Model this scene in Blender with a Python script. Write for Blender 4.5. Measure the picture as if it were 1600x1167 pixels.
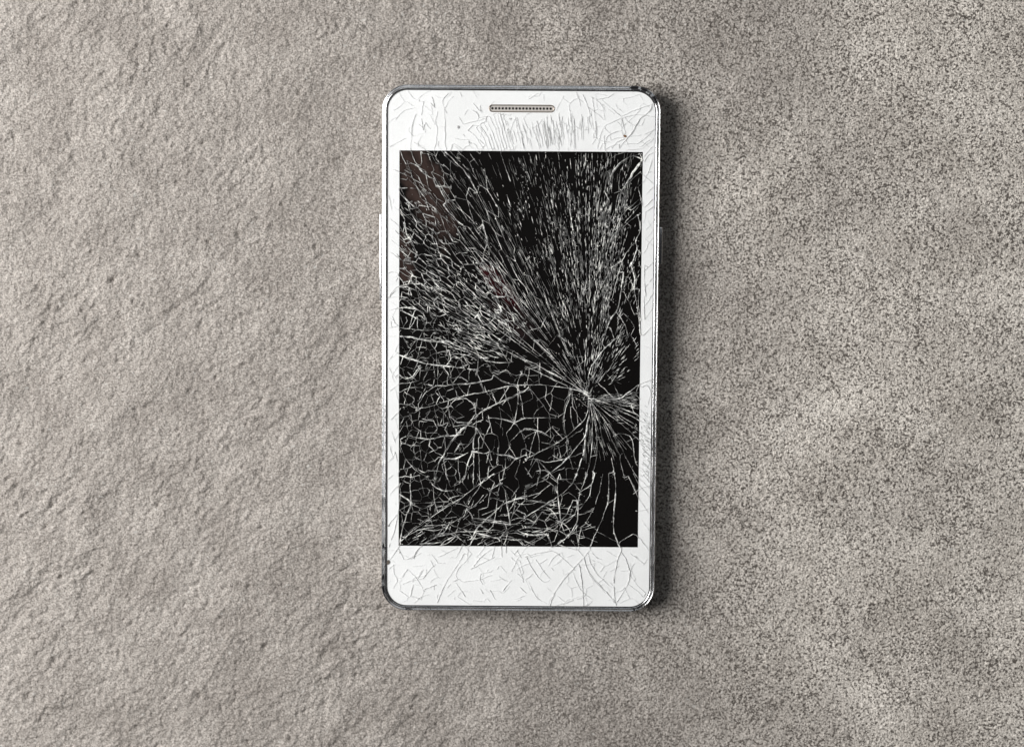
import bpy, bmesh, math, random
import numpy as np
from mathutils import Vector, Matrix
from mathutils.geometry import delaunay_2d_cdt

random.seed(7); rng = np.random.default_rng(11)
for o in list(bpy.data.objects): bpy.data.objects.remove(o)
S = bpy.context.scene; C = S.collection

# ------------------------------------------------------------------ camera
GLASS_Z = 0.0080                       # height of the phone's front glass above the stone
PX = 0.000173                          # metres per photograph pixel at the glass
DIST, TILT = 0.56, math.radians(5.15)
cam_d = bpy.data.cameras.new('camera'); cam = bpy.data.objects.new('camera', cam_d); C.objects.link(cam)
TARGET = Vector((0, 0, GLASS_Z))
cam.location = TARGET + DIST*Vector((0, math.sin(TILT), math.cos(TILT)))
cam.rotation_euler = (-TILT, 0, 0)
cam_d.sensor_width = 36; cam_d.lens = 36*DIST/(1600*PX)
cam_d.clip_start = 0.01; cam_d.clip_end = 20
cam_d.dof.use_dof = True; cam_d.dof.focus_distance = DIST - 0.0005; cam_d.dof.aperture_fstop = 9.0
S.camera = cam

# ------------------------------------------------------------------ light
W = bpy.data.worlds.new('World'); S.world = W; W.use_nodes = True
W.node_tree.nodes['Background'].inputs[0].default_value = (0.95, 0.97, 1.0, 1)
W.node_tree.nodes['Background'].inputs[1].default_value = 0.018
ld = bpy.data.lights.new('softbox_lamp', 'AREA'); ld.shape = 'RECTANGLE'; ld.size = 0.38; ld.size_y = 0.54
ld.energy = 9.9; ld.color = (1.0, 0.984, 0.966)
lamp = bpy.data.objects.new('softbox_lamp', ld); C.objects.link(lamp)
lamp.location = (-0.53, 0.13, 0.55)
lamp.rotation_euler = (Vector((0.02, 0.0, 0)) - lamp.location).to_track_quat('-Z', 'Y').to_euler()
# weak, wide fill light added high behind the phone to brighten the chrome
l2 = bpy.data.lights.new('fill_light', 'AREA'); l2.shape = 'RECTANGLE'; l2.size = 1.3; l2.size_y = 0.5; l2.energy = 2.0; l2.color = (0.93, 0.97, 1.0)
fill = bpy.data.objects.new('fill_light', l2); C.objects.link(fill); fill.location = (0.15, 0.75, 1.15)
fill.rotation_euler = (Vector((0, 0, 0)) - fill.location).to_track_quat('-Z', 'Y').to_euler()
S.view_settings.view_transform = 'Standard'; S.view_settings.look = 'None'
S.view_settings.gamma = 1; S.view_settings.exposure = 0.0
S.view_settings.use_curve_mapping = False
S.cycles.use_denoising = True
S.cycles.max_bounces = 8; S.cycles.transparent_max_bounces = 16
S.cycles.sample_clamp_indirect = 4

# ------------------------------------------------------------------ helpers
def ray_to(u, v, z):
    """photograph pixel -> world point on the horizontal plane at height z"""
    f = cam_d.lens/36*1600
    d = Vector(((u-800)/f, -(v-583.5)/f, -1.0))
    d = Matrix.Rotation(-TILT, 3, 'X') @ d
    t = (z - cam.location.z)/d.z
    return cam.location + t*d
# the phone's own frame: measured corners of the front glass
_c = [ray_to(605, 140.5, GLASS_Z), ray_to(1024.5, 143.3, GLASS_Z), ray_to(604.5, 945, GLASS_Z), ray_to(1014.2, 948, GLASS_Z)]
PC = sum(_c, Vector())/4
ax = ((_c[1]-_c[0]) + (_c[3]-_c[2])); PHI = math.atan2(ax.y, ax.x)
print('top width', (_c[1]-_c[0]).length, 'bottom width', (_c[3]-_c[2]).length, 'h', (_c[0]-_c[2]).length, (_c[1]-_c[3]).length, 'rot', math.degrees(PHI))
GW = ((_c[1]-_c[0]).length + (_c[3]-_c[2]).length)/2
GH = ((_c[0]-_c[2]).length + (_c[1]-_c[3]).length)/2
cs, sn = math.cos(-PHI), math.sin(-PHI)
def L(u, v):
    """photograph pixel -> phone-local (x, y) on the glass plane"""
    p = ray_to(u, v, GLASS_Z) - PC
    return (p.x*cs - p.y*sn, p.x*sn + p.y*cs)
U = PX                                  # one photograph pixel in metres, for sizes on the glass
SX0 = (L(623.5, 500)[0]); SX1 = (L(1004, 237.5)[0]+L(997.3, 855)[0])/2
SY1 = (L(623.5, 235.5)[1]+L(1004, 237.5)[1])/2; SY0 = (L(624, 852.5)[1]+L(997, 855)[1])/2
HW, HH = GW/2, GH/2

def mesh_obj(name, verts, faces, mat=None, parent=None, smooth=False, kind=None):
    me = bpy.data.meshes.new(name); me.from_pydata([tuple(v) for v in verts], [], faces); me.update()
    if mat: me.materials.append(mat)
    if smooth: me.polygons.foreach_set('use_smooth', [True]*len(me.polygons))
    o = bpy.data.objects.new(name, me); C.objects.link(o)
    if parent: o.parent = parent
    if kind: o['kind'] = kind
    return o
def nodes(name):
    m = bpy.data.materials.new(name); m.use_nodes = True
    nt = m.node_tree; nt.nodes.clear()
    out = nt.nodes.new('ShaderNodeOutputMaterial')
    def N(t, **k):
        n = nt.nodes.new(t)
        for a, b in k.items():
            if a.startswith('i_'): n.inputs[a[2:].replace('_', ' ')].default_value = b
            else: setattr(n, a, b)
        return n
    def K(a, ao, b, bi): nt.links.new(a.outputs[ao], b.inputs[bi])
    return m, nt, out, N, K
def ramp(N, stops):
    r = N('ShaderNodeValToRGB'); e = r.color_ramp.elements
    while len(e) < len(stops): e.new(0.5)
    for x, (p, c) in zip(e, stops):
        x.position = p; x.color = c if len(c) == 4 else (*c, 1)
    return r
def plain(name, col, rough=0.5, metal=0.0, spec=0.5, noise=0.0, nscale=2000):
    m, nt, out, N, K = nodes(name)
    b = N('ShaderNodeBsdfPrincipled'); b.inputs['Base Color'].default_value = (*col, 1)
    b.inputs['Roughness'].default_value = rough; b.inputs['Metallic'].default_value = metal
    b.inputs['Specular IOR Level'].default_value = spec
    if noise:
        tc = N('ShaderNodeTexCoord'); n = N('ShaderNodeTexNoise', i_Scale=nscale, i_Detail=3.0)
        r = ramp(N, [(0.36, tuple(max(0, c-noise*c) for c in col)), (0.6, tuple(min(1, c+noise*c*0.5) for c in col))])
        K(tc, 'Object', n, 'Vector'); K(n, 'Fac', r, 'Fac'); K(r, 'Color', b, 'Base Color')
    K(b, 'BSDF', out, 'Surface')
    return m

# ------------------------------------------------------------------ materials
# stone: warm beige-grey on one side, paler with dark mineral flecks on the other
def stone_mat():
    m, nt, out, N, K = nodes('stone')
    b = N('ShaderNodeBsdfPrincipled'); b.inputs['Roughness'].default_value = 0.62; b.inputs['Specular IOR Level'].default_value = 0.4
    g = N('ShaderNodeNewGeometry'); sep = N('ShaderNodeSeparateXYZ'); K(g, 'Position', sep, 'Vector')
    def noise(sc, det=2.0, rough=0.5):
        n = N('ShaderNodeTexNoise', i_Scale=sc, i_Detail=det, i_Roughness=rough); K(g, 'Position', n, 'Vector'); return n
    def math_(op, a, bb, clamp=False):
        n = N('ShaderNodeMath', operation=op, use_clamp=clamp)
        for i, q in enumerate((a, bb)):
            if isinstance(q, (int, float)): n.inputs[i].default_value = q
            else: nt.links.new(q, n.inputs[i])
        return n.outputs[0]
    def mix(fac, A, B, mode='MIX'):
        n = N('ShaderNodeMix', data_type='RGBA', blend_type=mode)
        for i, q in ((0, fac), (6, A), (7, B)):
            if isinstance(q, (int, float)): n.inputs[i].default_value = q
            elif isinstance(q, tuple): n.inputs[i].default_value = (*q, 1)
            else: nt.links.new(q, n.inputs[i])
        return n.outputs[2]
    big = noise(16, 4, 0.55)
    # how much the flecked, paler stone takes over (towards +x, with a wandering border)
    f = math_('ADD', math_('MULTIPLY', sep.outputs['X'], 5.0), math_('MULTIPLY', math_('SUBTRACT', big.outputs['Fac'], 0.5), 0.9))
    f = math_('ADD', f, 0.62, True)
    r_f = N('ShaderNodeMapRange', interpolation_type='SMOOTHSTEP'); nt.links.new(f, r_f.inputs['Value'])
    fm = r_f.outputs['Result']
    f2_ = math_('ADD', math_('MULTIPLY', sep.outputs['X'], 7.0), math_('MULTIPLY', math_('SUBTRACT', big.outputs['Fac'], 0.5), 1.6))
    r_p = N('ShaderNodeMapRange', interpolation_type='SMOOTHSTEP'); nt.links.new(math_('ADD', f2_, 0.0, True), r_p.inputs['Value']); pale = r_p.outputs['Result']
    blot = noise(60, 4, 0.6); rb = ramp(N, [(0.32, (0.300, 0.272, 0.247)), (0.68, (0.425, 0.392, 0.360))]); K(blot, 'Fac', rb, 'Fac')
    blot2 = noise(38, 5, 0.62); rb2 = ramp(N, [(0.33, (0.51, 0.470, 0.422)), (0.66, (0.75, 0.703, 0.642))]); K(blot2, 'Fac', rb2, 'Fac')
    base = mix(pale, rb.outputs['Color'], rb2.outputs['Color'])
    # fine sand grain everywhere
    gr = noise(2100, 2, 0.6); rg = ramp(N, [(0.34, (0.50, 0.485, 0.47)), (0.5, (0.95, 0.95, 0.95)), (0.68, (1.45, 1.46, 1.47))]); K(gr, 'Fac', rg, 'Fac')
    base = mix(1.0, base, rg.outputs['Color'], 'MULTIPLY')
    # dark mineral flecks
    fl = noise(1650, 2.8, 0.62); dens = noise(70, 3, 0.6)
    th = math_('ADD', fl.outputs['Fac'], math_('MULTIPLY', math_('SUBTRACT', dens.outputs['Fac'], 0.5), 0.16))
    rf = N('ShaderNodeMapRange', interpolation_type='SMOOTHSTEP'); nt.links.new(th, rf.inputs['Value'])
    rf.inputs['From Min'].default_value = 0.495; rf.inputs['From Max'].default_value = 0.405
    k = math_('MULTIPLY', rf.outputs['Result'], math_('ADD', math_('MULTIPLY', fm, 0.80), 0.14), True)
    base = mix(k, base, (0.070, 0.058, 0.048))
    # sparse larger flecks and pale grains
    f2 = noise(800, 2, 0.5); rf2 = ramp(N, [(0.26, (1, 1, 1)), (0.31, (0, 0, 0))]); K(f2, 'Fac', rf2, 'Fac')
    base = mix(math_('MULTIPLY', rf2.outputs['Color'], math_('ADD', math_('MULTIPLY', fm, 0.55), 0.15)), base, (0.10, 0.088, 0.076))
    f3 = noise(900, 1, 0.5); rf3 = ramp(N, [(0.70, (0, 0, 0)), (0.76, (1, 1, 1))]); K(f3, 'Fac', rf3, 'Fac')
    base = mix(math_('MULTIPLY', rf3.outputs['Color'], 0.5), base, (0.62, 0.61, 0.58))
    nt.links.new(base, b.inputs['Base Color'])
    n1 = noise(1500, 3, 0.65)
    bp = N('ShaderNodeBump'); bp.inputs['Strength'].default_value = 1.0; bp.inputs['Distance'].default_value = 0.00050
    K(n1, 'Fac', bp, 'Height'); K(bp, 'Normal', b, 'Normal')
    K(b, 'BSDF', out, 'Surface'); return m
M_STONE = stone_mat()

def glass_mat():
    m, nt, out, N, K = nodes('clear_glass')
    fr = N('ShaderNodeFresnel'); fr.inputs['IOR'].default_value = 1.5
    tr = N('ShaderNodeBsdfTransparent'); tr.inputs[0].default_value = (0.997, 0.998, 0.9975, 1)
    gl = N('ShaderNodeBsdfGlossy'); gl.inputs['Roughness'].default_value = 0.04
    ge = N('ShaderNodeNewGeometry'); inv = N('ShaderNodeMath', operation='SUBTRACT'); inv.inputs[0].default_value = 1.0; K(ge, 'Backfacing', inv, 1)
    fm = N('ShaderNodeMath', operation='MULTIPLY'); K(fr, 0, fm, 0); K(inv, 0, fm, 1)     # rays leave the thin pane unbent: no inner reflection
    mx = N('ShaderNodeMixShader'); K(fm, 0, mx, 0); K(tr, 0, mx, 1); K(gl, 0, mx, 2); K(mx, 0, out, 'Surface')
    return m
M_GLASS = glass_mat()
M_WHITE = plain('white_print', (0.875, 0.882, 0.885), 0.40, spec=0.4, noise=0.035, nscale=70)
def crack_mat():
    # broken faces: some turn bright, some stay nearly clear and dark
    m, nt, out, N, K = nodes('fractured_glass')
    b = N('ShaderNodeBsdfPrincipled'); b.inputs['Roughness'].default_value = 0.28
    tc = N('ShaderNodeTexCoord')
    n1 = N('ShaderNodeTexNoise', i_Scale=1500.0, i_Detail=3.0); n2 = N('ShaderNodeTexNoise', i_Scale=330.0, i_Detail=3.0, i_Roughness=0.65)
    K(tc, 'Object', n1, 'Vector'); K(tc, 'Object', n2, 'Vector')
    r1 = ramp(N, [(0.36, (0.38,)*3), (0.55, (1.0, 1.0, 0.98))]); r2 = ramp(N, [(0.35, (0.18,)*3), (0.47, (0.72,)*3), (0.56, (0.98, 0.98, 0.96))])
    K(n1, 'Fac', r1, 'Fac'); K(n2, 'Fac', r2, 'Fac')
    mx = N('ShaderNodeMix', data_type='RGBA', blend_type='MULTIPLY'); mx.inputs[0].default_value = 1.0
    nt.links.new(r1.outputs['Color'], mx.inputs[6]); nt.links.new(r2.outputs['Color'], mx.inputs[7]); nt.links.new(mx.outputs[2], b.inputs['Base Color'])
    K(b, 'BSDF', out, 'Surface'); return m
M_CRACK = crack_mat()
M_FAINT = plain('hairline_fracture', (0.30, 0.30, 0.29), 0.4, noise=0.4, nscale=900)
M_BCRACK = plain('fracture_over_white', (0.78, 0.785, 0.78), 0.3, noise=0.25, nscale=900)
M_CHIP = plain('chipped_spot', (0.10, 0.085, 0.07), 0.8)
M_BROWN = plain('brown_chip', (0.16, 0.07, 0.02), 0.7)
M_BLACK = plain('black_plastic', (0.018, 0.017, 0.017), 0.45)
M_CAVITY = plain('speaker_cavity', (0.012, 0.010, 0.009), 0.9)
M_GRILLE = plain('grille_metal', (0.74, 0.70, 0.66), 0.35, 0.6)
M_BACK = plain('white_back_shell', (0.78, 0.78, 0.77), 0.35)

def chrome_mat():
    m, nt, out, N, K = nodes('worn_chrome')
    ch = N('ShaderNodeBsdfPrincipled'); ch.inputs['Metallic'].default_value = 1.0
    tc = N('ShaderNodeTexCoord')
    n = N('ShaderNodeTexNoise', i_Scale=260.0, i_Detail=4.0); K(tc, 'Object', n, 'Vector')
    r = ramp(N, [(0.35, (0.14,)*3), (0.7, (0.28,)*3)]); K(n, 'Fac', r, 'Fac'); K(r, 'Color', ch, 'Roughness')
    ch.inputs['Base Color'].default_value = (0.93, 0.935, 0.945, 1)
    dk = N('ShaderNodeBsdfPrincipled'); dk.inputs['Base Color'].default_value = (0.02, 0.02, 0.022, 1); dk.inputs['Roughness'].default_value = 0.4
    at = N('ShaderNodeAttribute', attribute_name='wear')
    n2 = N('ShaderNodeTexNoise', i_Scale=900.0, i_Detail=4.0); K(tc, 'Object', n2, 'Vector')
    ad = N('ShaderNodeMath', operation='ADD'); K(at, 'Fac', ad, 0); K(n2, 'Fac', ad, 1)
    r2 = ramp(N, [(0.98, (0, 0, 0)), (1.0, (1, 1, 1))])
    sc = N('ShaderNodeMath', operation='MULTIPLY'); K(ad, 0, sc, 0); sc.inputs[1].default_value = 1.0
    K(sc, 0, r2, 'Fac')
    mx = N('ShaderNodeMixShader'); K(r2, 'Color', mx, 0); K(ch, 0, mx, 1); K(dk, 0, mx, 2)
    bp = N('ShaderNodeBump'); bp.inputs['Strength'].default_value = 0.25; bp.inputs['Distance'].default_value = 0.00008
    K(n2, 'Fac', bp, 'Height'); K(bp, 'Normal', dk, 'Normal')
    K(mx, 0, out, 'Surface'); return m
M_CHROME = chrome_mat()

def display_mat():
    """switched-off panel, almost black, with dull brown and maroon reflections painted into its colour"""
    m, nt, out, N, K = nodes('dead_display')
    b = N('ShaderNodeBsdfPrincipled'); b.inputs['Roughness'].default_value = 0.25; b.inputs['Specular IOR Level'].default_value = 0.15
    tc = N('ShaderNodeTexCoord')
    col = None
    def painted_reflection(prev, cxy, rxy, rot, c, soft=0.35):
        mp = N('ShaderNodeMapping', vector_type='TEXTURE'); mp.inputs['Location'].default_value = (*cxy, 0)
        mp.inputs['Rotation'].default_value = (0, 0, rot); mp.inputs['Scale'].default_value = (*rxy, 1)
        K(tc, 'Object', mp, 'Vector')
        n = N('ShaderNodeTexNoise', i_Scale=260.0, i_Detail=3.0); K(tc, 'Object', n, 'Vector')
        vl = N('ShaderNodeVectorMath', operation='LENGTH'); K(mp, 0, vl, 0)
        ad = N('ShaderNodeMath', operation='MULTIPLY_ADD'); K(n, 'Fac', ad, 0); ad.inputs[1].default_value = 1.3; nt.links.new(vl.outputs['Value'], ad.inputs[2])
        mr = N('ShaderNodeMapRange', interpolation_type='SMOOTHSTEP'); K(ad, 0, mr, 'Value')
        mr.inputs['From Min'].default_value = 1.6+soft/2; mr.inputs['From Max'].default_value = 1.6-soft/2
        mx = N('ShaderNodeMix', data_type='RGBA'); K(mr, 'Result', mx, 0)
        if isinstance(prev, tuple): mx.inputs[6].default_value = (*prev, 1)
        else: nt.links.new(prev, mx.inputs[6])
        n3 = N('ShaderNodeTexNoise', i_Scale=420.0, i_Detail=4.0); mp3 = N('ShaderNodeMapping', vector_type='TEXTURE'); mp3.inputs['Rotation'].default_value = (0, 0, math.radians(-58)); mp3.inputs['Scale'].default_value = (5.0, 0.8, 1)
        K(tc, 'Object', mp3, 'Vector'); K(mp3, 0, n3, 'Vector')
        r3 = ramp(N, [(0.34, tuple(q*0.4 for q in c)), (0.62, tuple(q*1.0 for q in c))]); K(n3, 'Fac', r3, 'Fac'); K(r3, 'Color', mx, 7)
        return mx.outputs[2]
    col = (0.0042, 0.0036, 0.0034)  # brown and maroon reflections of the surroundings, put into the panel's base colour
    col = painted_reflection(col, L(664, 290), (92*U, 30*U), math.radians(-66), (0.046, 0.030, 0.026), 0.6)
    col = painted_reflection(col, L(632, 405), (48*U, 13*U), math.radians(-84), (0.050, 0.032, 0.028))
    col = painted_reflection(col, L(782, 450), (50*U, 13*U), math.radians(-52), (0.045, 0.011, 0.013), 0.25)
    col = painted_reflection(col, L(800, 500), (40*U, 22*U), math.radians(-40), (0.016, 0.010, 0.010), 0.5)
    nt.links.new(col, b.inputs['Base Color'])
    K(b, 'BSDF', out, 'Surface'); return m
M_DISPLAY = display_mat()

# ------------------------------------------------------------------ the stone surface
def field(shape, cell, lo, hi, power, seed, aniso=None):
    """band-limited random relief; lo/hi are wavelengths in metres"""
    r = np.random.default_rng(seed)
    h, w = shape
    ky = np.fft.fftfreq(h, cell)[:, None]; kx = np.fft.rfftfreq(w, cell)[None, :]
    if aniso:
        a, s = aniso; c_, s_ = math.cos(a), math.sin(a)
        k = np.sqrt(((kx*c_+ky*s_)*s)**2 + (-kx*s_+ky*c_)**2)
    else:
        k = np.sqrt(kx**2+ky**2)
    k = np.maximum(k, 1e-9)
    amp = k**(-power) * np.exp(-(k*lo)**2*0.5) * (1-np.exp(-(k*hi)**2))
    F = np.fft.rfft2(r.standard_normal(shape))*amp
    f = np.fft.irfft2(F, s=shape)
    return (f-f.mean())/f.std()
def build_stone():
    cell = 0.00040; w, h = 880, 700
    xs = (np.arange(w)-(w-1)/2)*cell; ys = (np.arange(h)-(h-1)/2)*cell
    X, Y = np.meshgrid(xs, ys)
    sh = (h, w)
    grain = field(sh, cell, 0.0009, 0.004, 0.6, 1)
    lumps = field(sh, cell, 0.0016, 0.012, 1.0, 2, (math.radians(128), 0.7)); lumps = lumps+0.5*np.abs(field(sh, cell, 0.002, 0.016, 1.2, 8, (math.radians(132), 0.55)))
    waves = field(sh, cell, 0.010, 0.08, 1.6, 3, (math.radians(130), 0.6))
    pits = field(sh, cell, 0.0016, 0.008, 0.9, 4)
    rough_l = 1/(1+np.exp((X - 0.0)/0.035))                 # the weathered half has the deeper relief
    ter = field(sh, cell, 0.004, 0.035, 1.5, 5, (math.radians(130), 0.5))
    steps = np.tanh(ter*5.0)*0.5+0.4*np.tanh(field(sh, cell, 0.003, 0.02, 1.3, 9, (math.radians(125), 0.55))*4.0)*0.5                            # small flaked-off terraces
    Z = grain*0.000095*(0.5+0.6*rough_l) + lumps*0.00009*(0.25+0.9*rough_l) + waves*0.00024*(0.3+0.8*rough_l)
    Z -= np.clip(pits-1.6, 0, 2)*0.00035*(0.4+0.8*rough_l)
    Z += steps*0.00040*rough_l*np.clip(field(sh, cell, 0.012, 0.06, 1.5, 6)*1.5, 0, 1)
    edge = np.minimum(np.minimum(X-xs[0], xs[-1]-X), np.minimum(Y-ys[0], ys[-1]-Y))
    Z *= np.clip(edge/0.01, 0, 1)
    # the phone lies on the highest grains
    foot = (np.abs(X-PC.x) < HW+0.003) & (np.abs(Y-PC.y) < HH+0.003)
    Z -= Z[foot].max()
    Z = np.where(edge < 0.011, Z*np.clip(edge/0.01, 0, 1) , Z)
    co = np.stack([X, Y, Z], -1).reshape(-1, 3)
    idx = np.arange(w*h).reshape(h, w)
    q = np.stack([idx[:-1, :-1], idx[:-1, 1:], idx[1:, 1:], idx[1:, :-1]], -1).reshape(-1, 4)
    # the sheet goes on around the detailed field
    zb = 0.0
    B = 1.5
    ring = np.array([[-B, -B, zb], [B, -B, zb], [B, B, zb], [-B, B, zb]])
    n0 = len(co); co = np.vstack([co, ring])
    cnr = [idx[0, 0], idx[0, -1], idx[-1, -1], idx[-1, 0]]
    faces_extra = []
    sides = [idx[0, :], idx[:, -1], idx[-1, ::-1], idx[::-1, 0]]
    me = bpy.data.meshes.new('stone_surface')
    loops = [q.reshape(-1)]; starts = [np.arange(len(q))*4]; tot = [np.full(len(q), 4)]
    pos = len(q)*4
    for k, s in enumerate(sides):
        poly = np.concatenate([[n0+k, n0+(k+1) % 4], s[::-1]])
        loops.append(poly); starts.append([pos]); tot.append([len(poly)]); pos += len(poly)
    loops = np.concatenate(loops).astype(np.int32); starts = np.concatenate(starts).astype(np.int32); tot = np.concatenate(tot).astype(np.int32)
    me.vertices.add(len(co)); me.vertices.foreach_set('co', co.astype(np.float32).ravel())
    me.loops.add(len(loops)); me.loops.foreach_set('vertex_index', loops)
    me.polygons.add(len(starts)); me.polygons.foreach_set('loop_start', starts); me.polygons.foreach_set('loop_total', tot)
    me.polygons.foreach_set('use_smooth', np.ones(len(starts), dtype=bool))
    me.update(calc_edges=True); me.validate()
    me.materials.append(M_STONE)
    o = bpy.data.objects.new('stone_surface', me); C.objects.link(o)
    o['kind'] = 'structure'; o['label'] = 'rough grey beige stone surface, speckled darker towards one side'
    return o
build_stone()

# ------------------------------------------------------------------ the phone
phone = bpy.data.objects.new('smartphone', None); C.objects.link(phone)
phone.location = (PC.x, PC.y, 0.0); phone.rotation_euler = (0, 0, PHI); phone.empty_display_size = 0.02
phone['label'] = 'white smartphone with shattered black screen and chrome rim lying on stone'; phone['category'] = 'smartphone'

RC = 31*U                                               # corner radius of the glass
def rrect(off, n=14):
    """closed outline of the front glass, grown by off; returns points, outward directions"""
    pts = []
    r = RC+off
    for (cx, cy, a0) in ((HW-RC, HH-RC, 0), (-HW+RC, HH-RC, 90), (-HW+RC, -HH+RC, 180), (HW-RC, -HH+RC, 270)):
        for i in range(n+1):
            a = math.radians(a0+90*i/n); pts.append((cx+r*math.cos(a), cy+r*math.sin(a)))
        # straight run subdivided so wear and dents can sit on it
        nx = {0: (-HW+RC, HH+off), 90: (-HW-off, -HH+RC), 180: (HW-RC, -HH-off), 270: (HW+off, HH-RC)}[a0]
        p = pts[-1]; m = 60
        for j in range(1, m): pts.append((p[0]+(nx[0]-p[0])*j/m, p[1]+(nx[1]-p[1])*j/m))
    return pts
def sweep(name, prof, mat, parent, wear=None, dent=0.0, close=False):
    """sweep a profile of (outward offset, z) round the phone"""
    rings = [rrect(o) for o, z in prof]
    n = len(rings[0]); V = []; F = []; wv = []
    rr = random.Random(5)
    jit = [rr.gauss(0, 1) for _ in range(n)]
    for k, (o, z) in enumerate(prof):
        for i, (x, y) in enumerate(rings[k]):
            w = wear(x, y) if wear else 0.0
            V.append((x, y, z - dent*max(0, w-0.3)*abs(jit[i]))); wv.append(w)
    m = len(prof)
    for k in range(m if close else m-1):
        k2 = (k+1) % m
        for i in range(n):
            j = (i+1) % n
            F.append((k*n+i, k2*n+i, k2*n+j, k*n+j))
    ob = mesh_obj(name, V, F, mat, parent, smooth=True)
    if wear:
        at = ob.data.attributes.new('wear', 'FLOAT', 'POINT'); at.data.foreach_set('value', wv)
    bm = bmesh.new(); bm.from_mesh(ob.data); bmesh.ops.recalc_face_normals(bm, faces=bm.faces)
    bm.to_mesh(ob.data); bm.free()
    return ob
WORN = [(*L(1006, 143), 20, 0.56), (*L(1022, 156), 12, 0.54), (*L(990, 137), 9, 0.56), (*L(600, 857), 7, 0.62), (*L(600, 905), 15, 0.62), (*L(601, 920), 9, 0.6), (*L(1027, 822), 9, 0.5),
        (*L(990, 952), 8, 0.50), (*L(940, 135), 18, 0.36), (*L(860, 134), 25, 0.30), (*L(640, 951), 12, 0.48), (*L(1002, 948), 7, 0.5), (*L(598, 666), 3, 0.5), (*L(720, 135), 5, 0.4)]
def wear(x, y):
    w = 0.12
    for (wx, wy, r, a) in WORN:
        d = math.hypot(x-wx, y-wy)/(r*U)
        if d < 1.15: w = max(w, a*min(1, (1.15-d)*1.5))
    return w
mm = 0.001; G = GLASS_Z
# dark gasket between glass and metal, then the polished bead, then the lower outer band
sweep('gasket', [(-0.06*mm, G-0.30*mm), (-0.05*mm, G+0.015*mm), (0.06*mm, G+0.03*mm), (0.16*mm, G+0.01*mm), (0.19*mm, G-0.30*mm)], M_BLACK, phone)
bead = [(0.17*mm, G-0.9*mm), (0.18*mm, G-0.02*mm), (0.26*mm, G+0.10*mm), (0.38*mm, G+0.15*mm), (0.54*mm, G+0.13*mm), (0.70*mm, G+0.02*mm), (0.82*mm, G-0.18*mm), (0.88*mm, G-0.42*mm), (0.86*mm, G-0.9*mm)]
sweep('rim_bead', bead, M_CHROME, phone, wear, dent=0.00004)
band = [(0.80*mm, G-0.80*mm), (1.00*mm, G-0.62*mm), (1.08*mm, G-0.34*mm), (1.18*mm, G-0.24*mm), (1.32*mm, G-0.26*mm), (1.44*mm, G-0.42*mm), (1.53*mm, G-0.85*mm), (1.58*mm, G-2.0*mm), (1.58*mm, G-3.6*mm), (1.45*mm, G-4.4*mm), (1.15*mm, G-4.6*mm)]
sweep('side_band', band, M_CHROME, phone, wear, dent=0.00003)
back = [(1.20*mm, G-4.45*mm), (1.34*mm, G-4.8*mm), (1.25*mm, G-5.8*mm), (0.7*mm, G-7.0*mm), (-0.8*mm, G-7.7*mm), (-2.6*mm, 0.00003)]
bk = sweep('back_shell', back, M_BACK, phone)
bm = bmesh.new(); bm.from_mesh(bk.data); bm.verts.ensure_lookup_table()
n = len(rrect(0)); bm.faces.new([bm.verts[(len(back)-1)*n+i] for i in range(n)]); bm.faces.new([bm.verts[i] for i in range(n)])
bmesh.ops.recalc_face_normals(bm, faces=bm.faces); bm.to_mesh(bk.data); bm.free()

# side keys
def side_key(name, y0, y1, side, proud, zc, th, mat):
    """rounded bar that stands out of the side band"""
    x_in = side*(HW+1.2*mm); x_out = side*(HW+1.5*mm+proud)
    bm = bmesh.new(); bmesh.ops.create_cube(bm, size=1)
    for v in bm.verts:
        v.co = ((x_in+x_out)/2 + v.co.x*abs(x_out-x_in), (y0+y1)/2+v.co.y*(y1-y0), zc+v.co.z*th)
    bmesh.ops.bevel(bm, geom=list(bm.edges), offset=0.28*mm, segments=3, affect='EDGES', profile=0.5)
    me = bpy.data.meshes.new(name); bm.to_mesh(me); bm.free(); me.materials.append(mat)
    for p in me.polygons: p.use_smooth = True
    o = bpy.data.objects.new(name, me); C.objects.link(o); o.parent = phone; return o
M_KEY = plain('key_metal', (0.85, 0.85, 0.86), 0.22, 1.0)
vr = side_key('volume_rocker', L(597, 470)[1], L(597, 334)[1], -1, 0.70*mm, G-2.6*mm, 1.9*mm, M_KEY)
vr['label'] = 'long silver volume rocker'
pk = side_key('power_key', L(1033, 414)[1], L(1033, 355)[1], 1, 0.95*mm, G-2.6*mm, 1.9*mm, M_KEY)
pk['label'] = 'short silver power key'

# earpiece slot outline (stadium)
EX0, EY = L(769.5, 169.6); EX1, _ = L(860.5, 170.2)
def stadium(r, n=10, y=EY):
    p = [(EX1+r*math.sin(math.pi*i/n), y+r*math.cos(math.pi*i/n)) for i in range(n+1)]
    p += [(EX0-r*math.sin(math.pi*i/n), y-r*math.cos(math.pi*i/n)) for i in range(n+1)]
    return p
def in_stadium(x, y, r): 
    xx = min(max(x, EX0), EX1); return math.hypot(x-xx, y-EY) < r
SLOT_R = 5.9*U
def sheet_with_holes(name, outer, holes, z, mat, parent, inside):
    """flat sheet between an outline and hole outlines, triangulated"""
    vs = []; es = []
    for loop in [outer]+holes:
        s = len(vs); vs += [Vector((p[0]*1000, p[1]*1000)) for p in loop]
        es += [(s+i, s+(i+1) % len(loop)) for i in range(len(loop))]
    v, e, f, *_ = delaunay_2d_cdt(vs, es, [], 0, 1e-6)
    F = []
    for t in f:
        cx = sum(v[i].x for i in t)/len(t)/1000; cy = sum(v[i].y for i in t)/len(t)/1000
        if inside(cx, cy): F.append(tuple(t))
    return mesh_obj(name, [(p.x/1000, p.y/1000, z) for p in v], F, mat, parent)
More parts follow.
